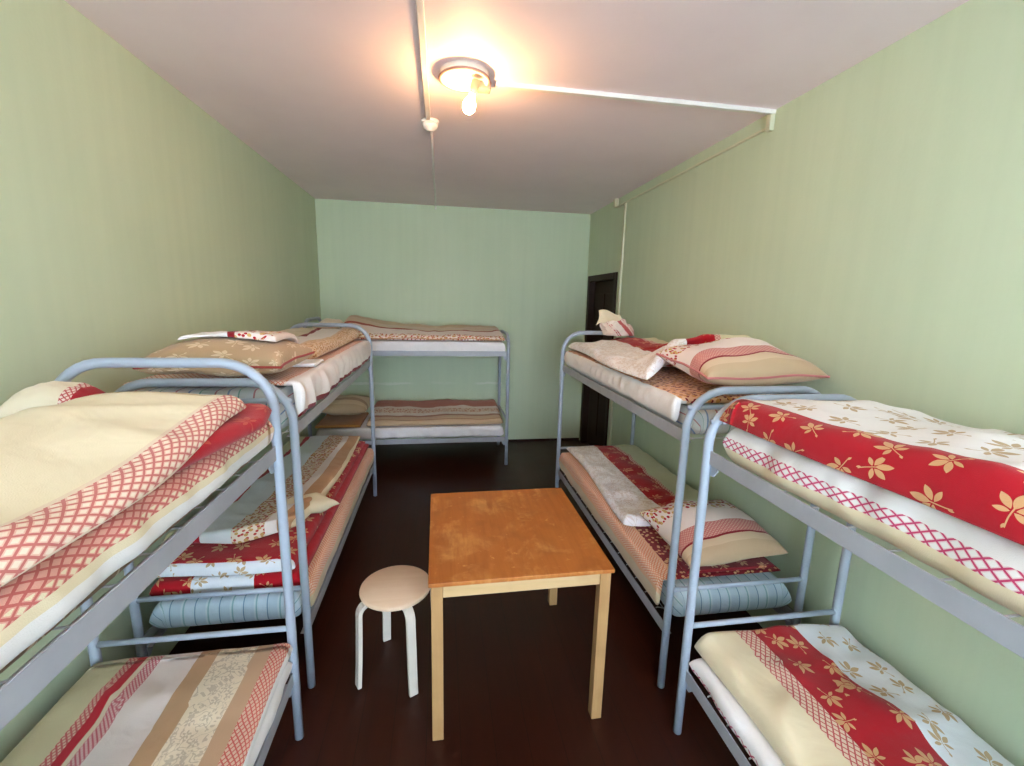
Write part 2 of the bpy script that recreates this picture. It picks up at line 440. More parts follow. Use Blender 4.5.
tag(finish(bm, 'ceiling_cable', TRUNK, None, (-.058, 4.215, ZC-.007), smooth=True), 'thin painted cable on the ceiling between the smoke detector and the back wall', 'cable')
trunking('cable_duct', (.27, 2.395, ZC-.011), (XR, 2.395, ZC-.011), .03, .022, TRUNK, 'white cable duct across the ceiling from the lamp to the green wall')
elbow = trunking('cable_duct', (XR-.014, 2.40, ZC-.022), (XR-.014, 2.40, ZC-.105), .034, .028, WALLPL, 'short upright duct stub at the wall end of the ceiling duct')
trunking('cable_duct', (XR-.008, 2.417, 2.772), (XR-.008, 4.60, 2.772), .016, .014, WALLPL, 'green painted cable duct running level just under the ceiling on the wall')
trunking('cable_duct', (XR-.009, 4.37, 2.763), (XR-.009, 4.37, .05), .032, .018, WALLPL, 'green painted cable duct dropping straight down the wall beside the dark door')
bm = bmesh.new(); box(bm, -.018, .018, -.03, .03, -.04, .04); box(bm, -.022, -.017, -.02, .02, -.03, .03)
tag(finish(bm, 'junction_box', WALLPL, None, (XR-.018, 4.60, ZC-.042), bevel=.004), 'small square junction box under the ceiling at the end of the level duct', 'junction box')
# smoke detector
det = empty('smoke_detector', (-.06, 2.955, ZC), 'round white smoke detector on the ceiling at the end of the duct', 'smoke detector')
bm = bmesh.new(); lathe(bm, [(0, 0), (.052, 0), (.054, -.006), (.054, -.014), (.05, -.018), (0, -.018)])
finish(bm, 'mounting_base', TRUNK, det, smooth=True).data
bm = bmesh.new(); lathe(bm, [(0, -.018), (.046, -.018), (.047, -.03), (.040, -.046), (.024, -.052), (.022, -.058), (0, -.060)])
finish(bm, 'sensor_head', TRUNK, det, smooth=True)
# lamp: round metal base plate without its globe, a socket and a naked bulb hanging at a slant
lamp = empty('ceiling_lamp', (.15, 2.37, ZC), 'bare lit bulb in a round ceiling fitting without a globe', 'ceiling lamp')
bm = bmesh.new(); lathe(bm, [(0, -.012), (.085, -.012), (.094, -.018), (.104, -.034), (.111, -.035), (.115, -.03), (.115, 0), (0, 0)], 48)
PLATEM = m_metal('lamp_enamel', (.80, .74, .66, 1), .35)
finish(bm, 'base_plate', PLATEM, lamp, (-.035, -.03, 0), smooth=True)
RIMM = m_metal('lamp_rim', (.30, .18, .15, 1), .5)  # shade on the rim's dark side is put into this colour
bm = bmesh.new(); tube(bm, [(.115*math.cos(2*PI*k/48), .115*math.sin(2*PI*k/48), -.03) for k in range(48)], .007, 8, closed=True)
finish(bm, 'rim', RIMM, lamp, (-.035, -.03, 0), smooth=True)
bm = bmesh.new(); box(bm, -.035, .035, -.028, .028, -.05, -.012)
finish(bm, 'terminal_block', RIMM, lamp, (.06, .02, 0), bevel=.006)
ax = Vector((-.30, -.10, -1)).normalized(); Rm = ax.to_track_quat('-Z', 'Y').to_matrix().to_4x4()
bm = bmesh.new(); lathe(bm, [(0, .0), (.021, 0), (.021, -.035), (.018, -.045), (.018, -.065), (0, -.065)], 24, Rm)
SOCKM = m_metal('socket', (.55, .36, .24, 1), .5)
finish(bm, 'socket', SOCKM, lamp, (.02, -.04, -.035), smooth=True)
bm = bmesh.new(); lathe(bm, [(0, -.062), (.013, -.062), (.014, -.075), (.022, -.090), (.029, -.108), (.0305, -.122), (.027, -.138), (.018, -.149), (.008, -.1535), (0, -.1545)], 28, Rm)
BULB = 365.0
bmat = bpy.data.materials.new('lit_bulb'); bmat.use_nodes = True
nt = bmat.node_tree; nt.nodes.clear(); em = nt.nodes.new('ShaderNodeEmission'); ou = nt.nodes.new('ShaderNodeOutputMaterial')
em.inputs[0].default_value = (1, .53, .22, 1); em.inputs[1].default_value = BULB; nt.links.new(em.outputs[0], ou.inputs[0])
bo = finish(bm, 'bulb', bmat, lamp, (.02, -.04, -.035), smooth=True); bo['label'] = 'glowing bare bulb'

# ------------------------------------------------------------ bunk beds
TR = .0175
def bunk(name, front, back, t0, t1, h0, h1, axis, label):
    """tubular bunk: end frames at t0 and t1 with top heights h0, h1"""
    def P(s, t, z): return (s, t, z) if axis == 'y' else (t, s, z)
    cx, cy = (front+back)/2, (t0+t1)/2
    root = empty(name, P(cx, cy, 0), label, 'bunk bed', 'steel bunk beds')
    def L(s, t, z): q = P(s-cx, t-cy, z); return Vector(q)
    for te, h in ((t0, h0), (t1, h1)):
        R = .17; sg = 1 if back > front else -1; top = h-TR
        pts = [L(front, te, 0), L(front, te, .5), L(front, te, top-R-.2)]
        pts += [L(front+sg*(R-R*math.cos(a)), te, top-R+R*math.sin(a)) for a in [PI/2*i/10 for i in range(11)]]
        pts += [L(back-sg*(R-R*math.sin(a)), te, top-R+R*math.cos(a)) for a in [PI/2*i/10 for i in range(11)]]
        pts += [L(back, te, top-R-.2), L(back, te, .5), L(back, te, 0)]
        bm = bmesh.new(); tube(bm, pts, TR, 14)
        ef = finish(bm, 'end_frame', BEDM, root, smooth=True)
        for z in (.512, 1.372):
            bm = bmesh.new(); tube(bm, [L(front, te, z), L(back, te, z)], .011, 10)
            finish(bm, 'crossbar', BEDM, ef, smooth=True)
    for z0, z1 in ((.268, .322), (1.212, 1.266)):
        for s, ins in ((front, 1 if back > front else -1), (back, -1 if back > front else 1)):
            o = s
            bm = bmesh.new()
            q = [(o, z1), (o, z0), (o+ins*.038, z0), (o+ins*.038, z0+.004), (o+ins*.005, z0+.004), (o+ins*.005, z1)]
            prism(bm, [L(a, t0+.014, z) for a, z in q], L(0, t1-t0-.028, 0)-L(0, 0, 0))
            rl = finish(bm, 'side_rail', RAILM, root, bevel=.0015)
            for te, d in ((t0, 1), (t1, -1)):
                bm = bmesh.new()
                a, b_ = te+d*.012, te+d*.05
                v = [L(s+ins*.012, a, z0+.02), L(s+ins*.012, b_, z0+.02), L(s+ins*.012, b_, z0-.02), L(s+ins*.012, te+d*.03, z0-.045), L(s+ins*.012, a, z0-.045)]
                prism(bm, v, L(ins*.006, 0, 0)-L(0, 0, 0))
                finish(bm, 'bracket', BEDM, rl)
        # wire mesh base hooked into the rails
        bm = bmesh.new(); ea = .14 if z0 < 1 else .05; n = int((t1-t0-2*ea)/.115); sg = 1 if back > front else -1
        f_, b_ = front+sg*.022, back-sg*.022; zz = z0+(.038 if z0 < 1 else .008)
        for i in range(n+1):
            t = t0+ea+(t1-t0-2*ea)*i/n
            tube(bm, [L(f_-sg*.004, t, zz+.006), L(f_+sg*.004, t, zz+.010), L(f_+sg*.04, t, zz), L((f_+b_)/2, t, zz-.006), L(b_-sg*.04, t, zz), L(b_-sg*.004, t, zz+.010), L(b_+sg*.004, t, zz+.006)], .0028, 6)
        for i in range(8):
            s = f_+(b_-f_)*(.06+.88*i/7); tube(bm, [L(s, t0+ea-.02, zz-.003), L(s, t1-ea+.02, zz-.003)], .002, 5)
        finish(bm, 'mesh_base', MESHM, root, smooth=True)
    return root
bunk('bunk_bed', .99, 1.68, -.60, 1.46, 1.56, 1.475, 'y', 'blue grey bunk bed near the camera along the green wall opposite the stool side')
bunk('bunk_bed', 1.03, 1.72, 1.685, 3.672, 1.462, 1.56, 'y', 'blue grey bunk bed standing against the wall just in front of the dark door')
bunk('bunk_bed', -.59, -1.275, -.41, 1.65, 1.475, 1.582, 'y', 'blue grey bunk bed near the camera whose top bunk has the cream duvet')
bunk('bunk_bed', -.61, -1.295, 1.903, 3.972, 1.467, 1.577, 'y', 'blue grey bunk bed beside the stool with a striped mattress end showing up top')
bunk('bunk_bed', 4.64, 5.33, -1.335, .704, 1.577, 1.462, 'x', 'grey bunk bed standing crosswise along the back wall')

# ------------------------------------------------------------ textiles
TICK = fabric('mattress_ticking', [(.03, 'plain', (.52, .56, .56, 1)), (.036, 'plain', (.20, .36, .30, 1)), (.07, 'plain', (.58, .60, .60, 1)), (.078, 'plain', (.22, .30, .45, 1)),
      (.12, 'plain', (.60, .58, .56, 1)), (.127, 'plain', (.42, .18, .20, 1)), (.150, 'plain', (.50, .54, .56, 1))], rep=.15, jit=.002)
TICKB = fabric('blue_ticking', [(.04, 'plain', (.42, .53, .60, 1)), (.045, 'plain', (.16, .27, .36, 1)), (.085, 'plain', (.47, .58, .64, 1)), (.092, 'plain', (.24, .40, .42, 1)), (.1, 'plain', (.5, .6, .64, 1))], rep=.1, jit=.002)
BRTICK = fabric('brown_leaf_ticking', [(9, 'leaf', (.34, .21, .11, 1), (.66, .52, .34, 1), .09)])
def S(*a, **k):
    lab, cat, grp = k.pop('lab'), k.pop('cat'), k.pop('grp', None)
    return tag(slab(*a, **k), lab, cat, grp)

# ---- A: near bed on the side of the door, upper bunk
W_LAT = fabric('white_quilt_lattice', [(-.116, 'plain', RED), (-.084, 'plain', CREAM), (-.042, 'lattice', WHITE, MAG, .026, .10, (.76, .55, .56, 1), .20), (9, 'plain', WHITE)], jit=.008)
RED_LEAF = fabric('red_leaf_duvet', [(.07, 'leaf', RED, LEAFR, .112), (9, 'leaf', WHITE, LEAFW, .112)], jit=.012, skew=0)
S('quilt', W_LAT, 1.058, 1.68, -.55, 1.436, 1.232, 1.370, rim=(.04, .05, .05, .05), ripple=.012, rfreq=7, wr=.003, seed=2, mid=.5, fo=lambda t: .03*max(0, (t-1.3)/.68),
  lab='white quilt with a magenta lattice edge hanging over the rail under the red leaf duvet', cat='quilt')
S('duvet', RED_LEAF, 1.03, 1.72, -.52, 1.440, 1.379, lambda s, t: 1.478-.045*max(0, s-.3)/.35+.018*math.sin(min(1, max(0, (t-.9)/.6))*PI)-.03*max(0, (t-1.75)/.2)**2, rim=(.055, .09, .08, .06), fo=lambda t: .008*math.sin(t*5)+.025*max(0, (t-1.3)/.66), wr=.019, wf=3.2, seed=3, mid=.10,
  lab='duvet with a broad red leaf border over white leaf print on the near top bunk', cat='duvet')
# A lower
S('quilt', W_LAT, .994, 1.68, -.55, 1.43, .325, .405, rim=(.045, .05, .05, .05), ripple=.008, rfreq=7, seed=4, mid=.5, wr=.003,
  lab='white quilt with lattice edge under the red banded duvet on the near lower bunk', cat='quilt')
A_LOW = fabric('cream_red_duvet', [(.15, 'plain', CREAM), (.22, 'lattice', (.74, .56, .42, 1), ROSE, .020, .13), (.41, 'leaf', RED, LEAFR, .112), (9, 'leaf', COOLW, LEAFW, .112)], jit=.008)
S('duvet', A_LOW, 1.02, 1.70, -.5, 1.441, .415, lambda s, t: .488+.012*math.sin(s*6), rim=(.05, .06, .05, .04), wr=.019, wf=3.5, seed=5, fo=lambda t: .01*math.sin(t*7), mid=.2,
  lab='duvet with cream edge, red leaf band and pale leaf print on the near lower bunk', cat='duvet')

# ---- B: bed by the door, upper bunk
B_SHEET = fabric('white_sheet_dots', [(-.105, 'plain', CREAM), (.02, 'plain', WHITE), (9, 'dots', PEACH, DRED, .030, (.62, .28, .08, 1))], jit=.01)
B_DUV = fabric('white_floral_red_band', [(.29, 'floral', (.86, .82, .82, 1), (.72, .62, .57, 1), .075), (.47, 'leaf', RED, (.6, .2, .1, 1), .13), (.50, 'lattice', (.74, .5, .4, 1), ROSE, .02, .12), (9, 'plain', (.66, .60, .38, 1))], jit=.008, skew=-.03)
PILL = fabric('dot_white_pink_tan_pillow', [(.10, 'plain', (.48, .33, .20, 1)), (.14, 'plain', (.56, .39, .25, 1)), (.15, 'plain', DRED), (.215, 'lattice', (.62, .34, .27, 1), (.50, .15, .13, 1), .012, .2), (.295, 'plain', PWHITE), (.42, 'dots', PWHITE, RED, .030, (.55, .33, .12, 1)), (9, 'dots', CREAM, (.45, .12, .1, 1), .035, (.5, .3, .1, 1))], jit=.004)
S('mattress', TICK, 1.075, 1.69, 1.715, 3.60, 1.232, 1.345, rim=(.04, .04, .05, .04), lab='striped mattress on the top bunk by the dark door', cat='mattress', wr=.003)
S('sheet', B_SHEET, 1.035, 1.705, 1.80, 3.645, 1.270, 1.392, rim=(.03, .04, .03, .03), ripple=.011, rfreq=13, seed=7, wr=.003, cover=(1.356, 'f1'), lab='white rippled sheet with orange dots on the top bunk by the dark door', cat='sheet', mid=.5)
S('duvet', B_DUV, 1.04, 1.715, 2.20, 3.645, lambda s, t: 1.407+.12*max(0, 1-t/.42)**1.5*min(1, s/.25), lambda s, t: 1.462+.05*min(1, s/.55)+.145*max(0, 1-t/.5)**1.5*min(1, s/.22)-.012*math.sin(t*5), rim=(.06, .06, .07, .06), fo=lambda t: .035*math.sin(t*3.4+.6), eo=lambda s: .05*math.sin(s*9+1)-.02+.12*max(0, 1-s/.15), wr=.019, wf=4, seed=8, mid=.3,
  lab='white floral duvet with red band heaped against the pillow on the door-side top bunk', cat='duvet')
tag(pillow('pillow', PILL, (1.425, 1.95, 1.515), (.61, .45, .235), rotz=.03, tx=.10, seed=1, piping=fabric('pink_piping', [(9, 'plain', (.5, .16, .15, 1))])), 'plump banded pillow with red dots on the top bunk by the dark door', 'pillow')
# crumpled cloth at the far end of that bunk
CL = fabric('white_pink_cloth', [(.06, 'plain', PWHITE), (.09, 'dots', PWHITE, (.5, .08, .1, 1), .02), (.16, 'plain', (.78, .70, .64, 1)), (.20, 'plain', (.5, .12, .12, 1)), (9, 'floral', PWHITE, (.6, .3, .25, 1), .05)], jit=.02)
bm = bmesh.new(); bmesh.ops.create_icosphere(bm, subdivisions=5, radius=1)
uvl = bm.loops.layers.uv.new('UVMap')
for v in bm.verts:
    p = v.co.copy(); k = 1+.35*nz(p.x*1.3+3, p.y*1.3, p.z*1.3)+.22*(1-abs(nz(p.x*2.2, p.y*2.2+7, p.z*2.2))*2)*.8
    v.co = Vector((p.x*.12*k, p.y*.085*k, max(-.045, p.z*.085*k)))
for f in bm.faces:
    for l in f.loops: l[uvl].uv = (l.vert.co.x+l.vert.co.z*.9+.12, l.vert.co.y+l.vert.co.z*.4)
cl = finish(bm, 'pillowcase', CL, None, (1.45, 3.54, 1.58), smooth=True)
tag(cl, 'small crumpled pink and white pillowcase lying by the door-side end rail up top', 'pillowcase')
bm = bmesh.new(); n = 14
uvl = bm.loops.layers.uv.new('UVMap')
gr = [[bm.verts.new((-.085+.17*i/n+.02*math.sin(j/n*3), .025*math.sin(i/n*4+j/n*2)-.05*(j/n), -.05+.12*j/n*(1-.45*(i/n))+.03*i/n+.012*math.sin(i/n*6))) for j in range(n+1)] for i in range(n+1)]
for i in range(n):
    for j in range(n):
        f = bm.faces.new((gr[i][j], gr[i+1][j], gr[i+1][j+1], gr[i][j+1]))
        for l in f.loops: l[uvl].uv = (l.vert.co.x, l.vert.co.z)
o = finish(bm, 'corner_piece', fabric('cream_corner', [(9, 'plain', (.80, .70, .50, 1))]), cl, (-.105, -.02, .085), smooth=True)
o['label'] = 'cream turned-up corner'
md = o.modifiers.new('thick', 'SOLIDIFY'); md.thickness = .006
# B lower
P_LAT = fabric('peach_lattice_sheet', [(-.07, 'plain', (.66, .52, .34, 1)), (-.045, 'plain', PEACH), (.085, 'lattice', (.80, .60, .44, 1), (.70, .24, .12, 1), .017, .15), (.10, 'plain', PEACH), (9, 'dots', DRED, (.7, .4, .2, 1), .03)], jit=.006)
S('mattress', TICKB, 1.068, 1.695, 1.702, 3.60, .320, .462, axis='y', rim=(.06, .06, .075, .05), lab='blue striped mattress bulging out under the crossbar of the lower bunk by the door', cat='mattress', wr=.004)
S('sheet', P_LAT, 1.03, 1.70, 1.80, 3.645, .325, .49, rim=(.03, .04, .03, .03), ripple=.007, rfreq=5, seed=9, wr=.003, cover=(.472, 'f1'), lab='peach lattice sheet edge on the lower bunk by the dark door', cat='sheet', mid=.55)
B_DUV2 = fabric('floral_red_green_duvet', [(.255, 'floral', (.86, .83, .83, 1), (.70, .61, .56, 1), .078), (.425, 'leaf', RED, (.62, .22, .12, 1), .12), (.455, 'lattice', (.74, .5, .4, 1), ROSE, .02, .12), (9, 'plain', (.60, .58, .38, 1))], jit=.008)
S('duvet', B_DUV2, 1.08, 1.745, 2.29, 3.648, .502, lambda s, t: .545+.045*max(0, 1-t/.25)**1.2, rim=(.05, .05, .07, .05), fo=lambda t: .03*math.sin(t*3+1.8), eo=lambda s: .05*math.sin(s*8+.5), wr=.015, wf=4, seed=10, mid=.3,
  lab='white floral duvet with red band and pale green edge, lower bunk by the door', cat='duvet')
tag(pillow('pillow', PILL, (1.40, 1.975, .622), (.57, .46, .23), rotz=.10, tx=.12, seed=4), 'dotted pillow above the bulging blue striped mattress on the lower bunk', 'pillow')
S('pillowcase', fabric('dark_red_cloth', [(9, 'leaf', DRED, (.6, .3, .15, 1), .1)]), 1.18, 1.66, 1.80, 2.10, .499, .515, rim=(.012, .012, .012, .012), lab='dark red cloth lying flat under the dotted pillow of the lower bunk', cat='cloth', wr=.002)

# ---- C: near bed by the other wall, upper bunk
S('mattress', BRTICK, -.64, -1.25, -.38, 1.59, 1.230, 1.302, rim=(.03, .04, .04, .04), lab='brown leaf patterned mattress edge under the lattice quilt on the cream duvet bunk', cat='mattress', wr=.002)
C_Q = fabric('red_lattice_quilt', [(-.062, 'plain', WHITE), (-.042, 'plain', CREAM), (-.022, 'lattice', CREAM, (.54, .13, .11, 1), .024, .12, SALMON, .24), (.17, 'lattice', SALMON, (.52, .12, .10, 1), .024, .14), (.6, 'plain', CREAM)], jit=.008)
S('quilt', C_Q, -.59, -1.262, -.38, 1.625, 1.275, 1.385, rim=(.03, .05, .05, .03), ripple=.007, rfreq=8, seed=12, mid=.5, wr=.003, cover=(1.308, 'f1'),
  lab='quilt with a dense red lattice border below the cream duvet', cat='quilt')
C_D = fabric('cream_lattice_duvet', [(-.040, 'plain', (.72, .52, .38, 1)), (.055, 'lattice', (.80, .66, .52, 1), (.54, .15, .13, 1), .024, .12, (.74, .46, .35, 1), .25), (.065, 'plain', (.74, .58, .42, 1)), (9, 'plain', (.78, .67, .46, 1))], jit=.006)
sm = lambda x: (lambda q: q*q*(3-2*q))(min(1, max(0, x)))
cdt = lambda s, t: (1.452+.05*sm((t-1.2)/.5))+(1.518-(1.452+.05*sm((t-1.2)/.5)))*sm(s/.38)-.02*sm((s-.45)/.15)
cd = S('duvet', C_D, -.576, -1.0, -.34, 1.412, lambda s, t: 1.400+.052*sm((t-1.25)/.4), cdt, rim=(.05, .09, .05, .03), fo=lambda t: .008*math.sin(t*6), wr=.013, wf=3.5, seed=13, mid=.25,
  lab='cream duvet with a red lattice border folded over red lining on the near top bunk', cat='duvet')
RLIN = fabric('red_lining', [(9, 'leaf', (.38, .006, .013, 1), (.46, .06, .035, 1), .12)])
o = slab('red_lining', RLIN, -.565, -.95, .72, 1.545, 1.394, lambda s, t: 1.452-.004*(t/.8), rim=(.035, .05, .05, .07), wr=.012, seed=14, parent=cd, fo=lambda t: -.07+.105*min(1, t/.68)-.03*max(0, (t-.68)/.14))
o['label'] = 'red lining of the folded duvet'
CP = fabric('cream_red_pillow', [(.055, 'plain', RED), (.08, 'lattice', (.80, .64, .56, 1), ROSE, .014, .16), (9, 'plain', (.78, .69, .52, 1))], jit=.006)
tag(pillow('pillow', CP, (-1.165, 1.53, 1.452), (.19, .20, .135), rotz=PI/2+.15, tx=.0, ty=0, seed=6), 'cream pillow with a red trim tucked by the wall end of the cream duvet', 'pillow')
tag(pillow('pillow', fabric('pink_tan_pillow', [(9, 'plain', (.74, .54, .40, 1))]), (-1.14, 1.18, 1.412), (.44, .24, .06), rotz=PI/2+.05, seed=7), 'peach pillow between the cream duvet and the wall', 'pillow')
# C lower
S('sheet', fabric('white_sheet', [(9, 'plain', WHITE)]), -.585, -1.262, -.38, 1.63, .326, .405, rim=(.04, .05, .05, .05), ripple=.008, rfreq=6, seed=15, mid=.5, wr=.002, lab='plain white sheet edge under the striped duvet of the near lower bunk', cat='sheet')
C_L = fabric('many_striped_duvet', [(-.012, 'plain', WHITE), (.065, 'lattice', (.64, .42, .31, 1), (.52, .10, .08, 1), .017, .14), (.12, 'plain', (.48, .30, .18, 1)), (.25, 'floral', (.70, .58, .42, 1), (.46, .37, .28, 1), .05), (.315, 'plain', (.44, .265, .145, 1)),
     (.445, 'plain', (.66, .57, .53, 1)), (.485, 'lattice', (.66, .50, .46, 1), (.45, .10, .13, 1), .012, .2), (.50, 'plain', (.62, .5, .36, 1)), (.53, 'plain', (.40, .008, .02, 1)), (.56, 'lattice', (.60, .42, .32, 1), (.45, .1, .1, 1), .014, .2), (9, 'plain', OLIVE)], jit=.007)
S('duvet', C_L, -.577, -1.27, -.36, 1.631, .412, lambda s, t: .472-.008*math.sin(t*5), rim=(.035, .05, .05, .035), wr=.012, wf=3.2, seed=16, fo=lambda t: .008*math.sin(t*6), mid=.35,
  lab='brown, cream and red striped duvet on the lower bunk nearest the camera', cat='duvet')

# ---- D: bed beside the stool, upper bunk
S('mattress', TICK, -.645, -1.27, 1.925, 3.90, 1.230, 1.405, rim=(.05, .05, .05, .05), lab='pale mattress with coloured stripes, its end showing below the top rail beside the stool', cat='mattress', wr=.003)
D_S = fabric('white_sheet_red_hem', [(-.128, 'plain', DRED), (.055, 'plain', (.82, .77, .75, 1)), (9, 'lattice', (.80, .66, .56, 1), (.66, .26, .16, 1), .02, .16)], jit=.008)
S('sheet', D_S, -.60, -1.28, 1.99, 3.945, 1.268, 1.435, rim=(.035, .05, .03, .03), ripple=.016, rfreq=12, seed=18, mid=.5, wr=.003, cover=(1.414, 'f1'), lab='white rippled sheet with a dark red hem on the stool-side top bunk', cat='sheet')
D_P = fabric('tan_leaf_pillow', [(9, 'leaf', (.46, .31, .18, 1), (.66, .50, .33, 1), .10)])
dpil = tag(pillow('pillow', D_P, (-.905, 2.118, 1.520), (.54, .43, .178), rotz=-.03, tx=.03, seed=9, full=.28, piping=fabric('red_piping', [(9, 'plain', (.36, .05, .04, 1))])), 'big tan leaf pillow with dark red piping on the stool-side top bunk', 'pillow')
D_C = fabric('dotted_pillowcase', [(.02, 'plain', PWHITE), (.16, 'dots', PWHITE, RED, .026, (.6, .35, .12, 1)), (.19, 'plain', DRED), (9, 'plain', (.80, .76, .75, 1))], axis='u', jit=.01)
from mathutils.bvhtree import BVHTree
mb = dpil.matrix_basis
bvh = BVHTree.FromPolygons([mb @ v.co for v in dpil.data.vertices], [tuple(p.vertices) for p in dpil.data.polygons])
def top_of_pillow(x, y):
    h = bvh.ray_cast(Vector((x, y, 2.5)), Vector((0, 0, -1)))[0]
    return h.z if h is not None else 1.50
def dz(s, t):      # lies along the top of the pillow below it
    x, y = -.70-s, 2.03+t
    return max(top_of_pillow(x+a, y+b) for a in (-.018, 0, .018) for b in (-.018, 0, .018))+.007
S('pillowcase', D_C, -.70, -1.08, 2.03, 2.36, dz, lambda s, t: dz(s, t)+.018+.006*math.sin(s*14+t*9), rim=(.012, .012, .012, .012), wr=.009, wf=7, seed=19, mid=.3,
  lab='white pillowcase with red dots folded on top of the tan leaf pillow', cat='pillowcase')
D_D = fabric('gold_dot_duvet', [(.105, 'dots', (.72, .48, .28, 1), (.42, .20, .06, 1), .022, (.78, .62, .44, 1)), (.125, 'plain', (.66, .48, .33, 1)), (.29, 'plain', (.72, .68, .66, 1)), (.325, 'plain', DRED), (9, 'plain', (.62, .52, .36, 1))], jit=.006)
S('duvet', D_D, -.69, -1.28, 2.60, 3.94, 1.445, lambda s, t: 1.515+.012*math.sin(t*6), rim=(.05, .05, .09, .05), eo=lambda s: .05*math.sin(s*7), wr=.01, seed=20, mid=.4, lab='duvet with a gold dotted edge and grey and red bands on the stool-side top bunk', cat='duvet')
S('cloth', fabric('white_flap', [(9, 'plain', (.78, .76, .78, 1))]), -.635, -.80, 2.36, 2.54, 1.442, 1.460, rim=(.012, .012, .012, .012), seed=21, wr=.004, lab='white cloth flap sticking out behind the tan leaf pillow', cat='cloth')
# D lower
S('mattress', TICKB, -.645, -1.27, 1.935, 3.90, .320, .448, rim=(.05, .05, .045, .05), lab='blue striped mattress end on the stool-side lower bunk', cat='mattress', wr=.003)
D_LS = fabric('peach_lattice_cover', [(-.06, 'plain', (.62, .48, .30, 1)), (-.05, 'plain', PEACH), (.05, 'lattice', (.80, .58, .42, 1), (.70, .26, .14, 1), .016, .15), (9, 'plain', PEACH)], jit=.006)
S('sheet', D_LS, -.602, -1.275, 2.0, 3.945, .325, .475, rim=(.035, .05, .03, .03), ripple=.006, rfreq=5, seed=22, mid=.6, wr=.003, cover=(.457, 'f1'), lab='peach lattice sheet edge on the stool-side lower bunk', cat='sheet')
D_R1 = fabric('red_white_quilt', [(.12, 'plain', RED), (.20, 'leaf', RED, LEAFR, .11), (.46, 'leaf', COOLW, LEAFW, .10), (9, 'leaf', RED, LEAFR, .11)], jit=.01)
S('quilt', D_R1, -.642, -1.265, 1.95, 3.93, lambda s, t: .484 if t > .06 else .465, lambda s, t: .548-.012*t, rim=(.04, .04, .04, .04), wr=.004, seed=23, lab='red and white leaf quilt lying lowest in the pile on the stool-side lower bunk', cat='quilt')
D_R2 = fabric('red_leaf_blanket', [(.012, 'leaf', COOLW, LEAFW, .10), (9, 'leaf', RED, LEAFR, .12)], axis='v', jit=.008)
S('blanket', D_R2, -.665, -1.26, 1.955, 3.9, lambda s, t: .558-.012*t, lambda s, t: .63-.037*t, rim=(.035, .04, .045, .05), wr=.004, seed=24, mid=.3, eo=lambda s: .012*math.sin(s*8), lab='red leaf blanket with a white end in the middle of the lower bunk pile', cat='blanket')
D_LD = fabric('dot_brown_duvet', [(.012, 'plain', CREAM), (.10, 'plain', (.50, .28, .14, 1)), (.145, 'plain', (.72, .66, .62, 1)), (.275, 'dots', (.66, .55, .42, 1), (.40, .05, .04, 1), .024, (.45, .25, .08, 1)), (.425, 'plain', (.60, .62, .62, 1)), (.46, 'plain', (.36, .008, .02, 1)), (9, 'plain', OLIVE)], jit=.008, skew=0)
dd = S('duvet', D_LD, -.695, -1.27, 2.08, 3.95, lambda s, t: .642-.037*t, lambda s, t: .705-.062*t, rim=(.04, .04, .035, .04), wr=.019, wf=3.5, seed=25, eo=lambda s: -.16*max(0, (.25-s))/.25+.02*math.sin(s*9), fo=lambda t: .025*math.sin(t*2.4-.6), lab='duvet with dotted, brown and grey bands on top of the pile on the lower bunk', cat='duvet')
o = pillow('corner_piece', fabric('cream_small_pillow', [(9, 'plain', (.76, .66, .46, 1))]), Vector((-.735, 2.44, .655))-dd.location, (.26, .20, .10), rotz=.9, ty=.15, seed=12, parent=dd); o['label'] = 'cream pillow corner poking out'  # small cream pillow poking out of the duvet, kept as its child

# ---- E: bed across the back wall
E_S = fabric('back_white_sheet', [(9, 'plain', (.80, .77, .78, 1))])
for z, what in ((1.238, 'top'), (.322, 'lower')):
    S('sheet', E_S, 4.655, 5.31, -1.29, .675, z, z+.122+(-.002 if z < 1 else 0), axis='x', rim=(.03, .05, .05, .05), ripple=.010, rfreq=9, seed=27+z, mid=.3, wr=.003, lab='white sheet covering the %s mattress of the bunk along the back wall' % what, cat='sheet')
E_D = fabric('dotted_tan_duvet', [(-.035, 'dots', (.84, .74, .70, 1), RED, .026, (.5, .2, .1, 1)), (-.022, 'plain', (.50, .28, .15, 1)), (.06, 'dots', (.80, .66, .55, 1), (.50, .06, .04, 1), .034, (.55, .28, .1, 1)), (.22, 'plain', (.78, .62, .55, 1)), (.26, 'plain', (.36, .08, .05, 1)), (.42, 'plain', (.60, .45, .31, 1)), (9, 'plain', (.54, .38, .24, 1))], jit=.006)
S('duvet', E_D, 4.66, 5.33, -1.04, .67, 1.372, lambda s, t: 1.42+.075*min(1, s/.5)+.09*max(0, 1-abs(t-.08)/.62)*min(1, s/.3)+.006*math.sin(t*11), axis='x', rim=(.05, .05, .06, .05), wr=.01, seed=29, mid=.2, lab='tan duvet with rows of red dots on the top bunk along the back wall', cat='duvet')
tag(pillow('pillow', fabric('cream_red_stripe_pillow', [(.5, 'plain', (.74, .60, .48, 1)), (9, 'plain', PWHITE)]), (-1.165, 5.0, 1.485), (.26, .44, .15), seed=14, rotz=.02), 'cream pillow at the corner end of the top bunk along the back wall', 'pillow')
S('cloth', fabric('red_trim_fold', [(.16, 'plain', (.78, .62, .46, 1)), (.20, 'plain', DRED), (9, 'plain', PWHITE)], axis='v'), 4.67, 4.98, -1.28, -1.06, 1.372, 1.40, axis='x', rim=(.014, .014, .014, .014), seed=30, wr=.004, lab='cream cloth with a dark red stripe folded under the corner pillow up top', cat='cloth')
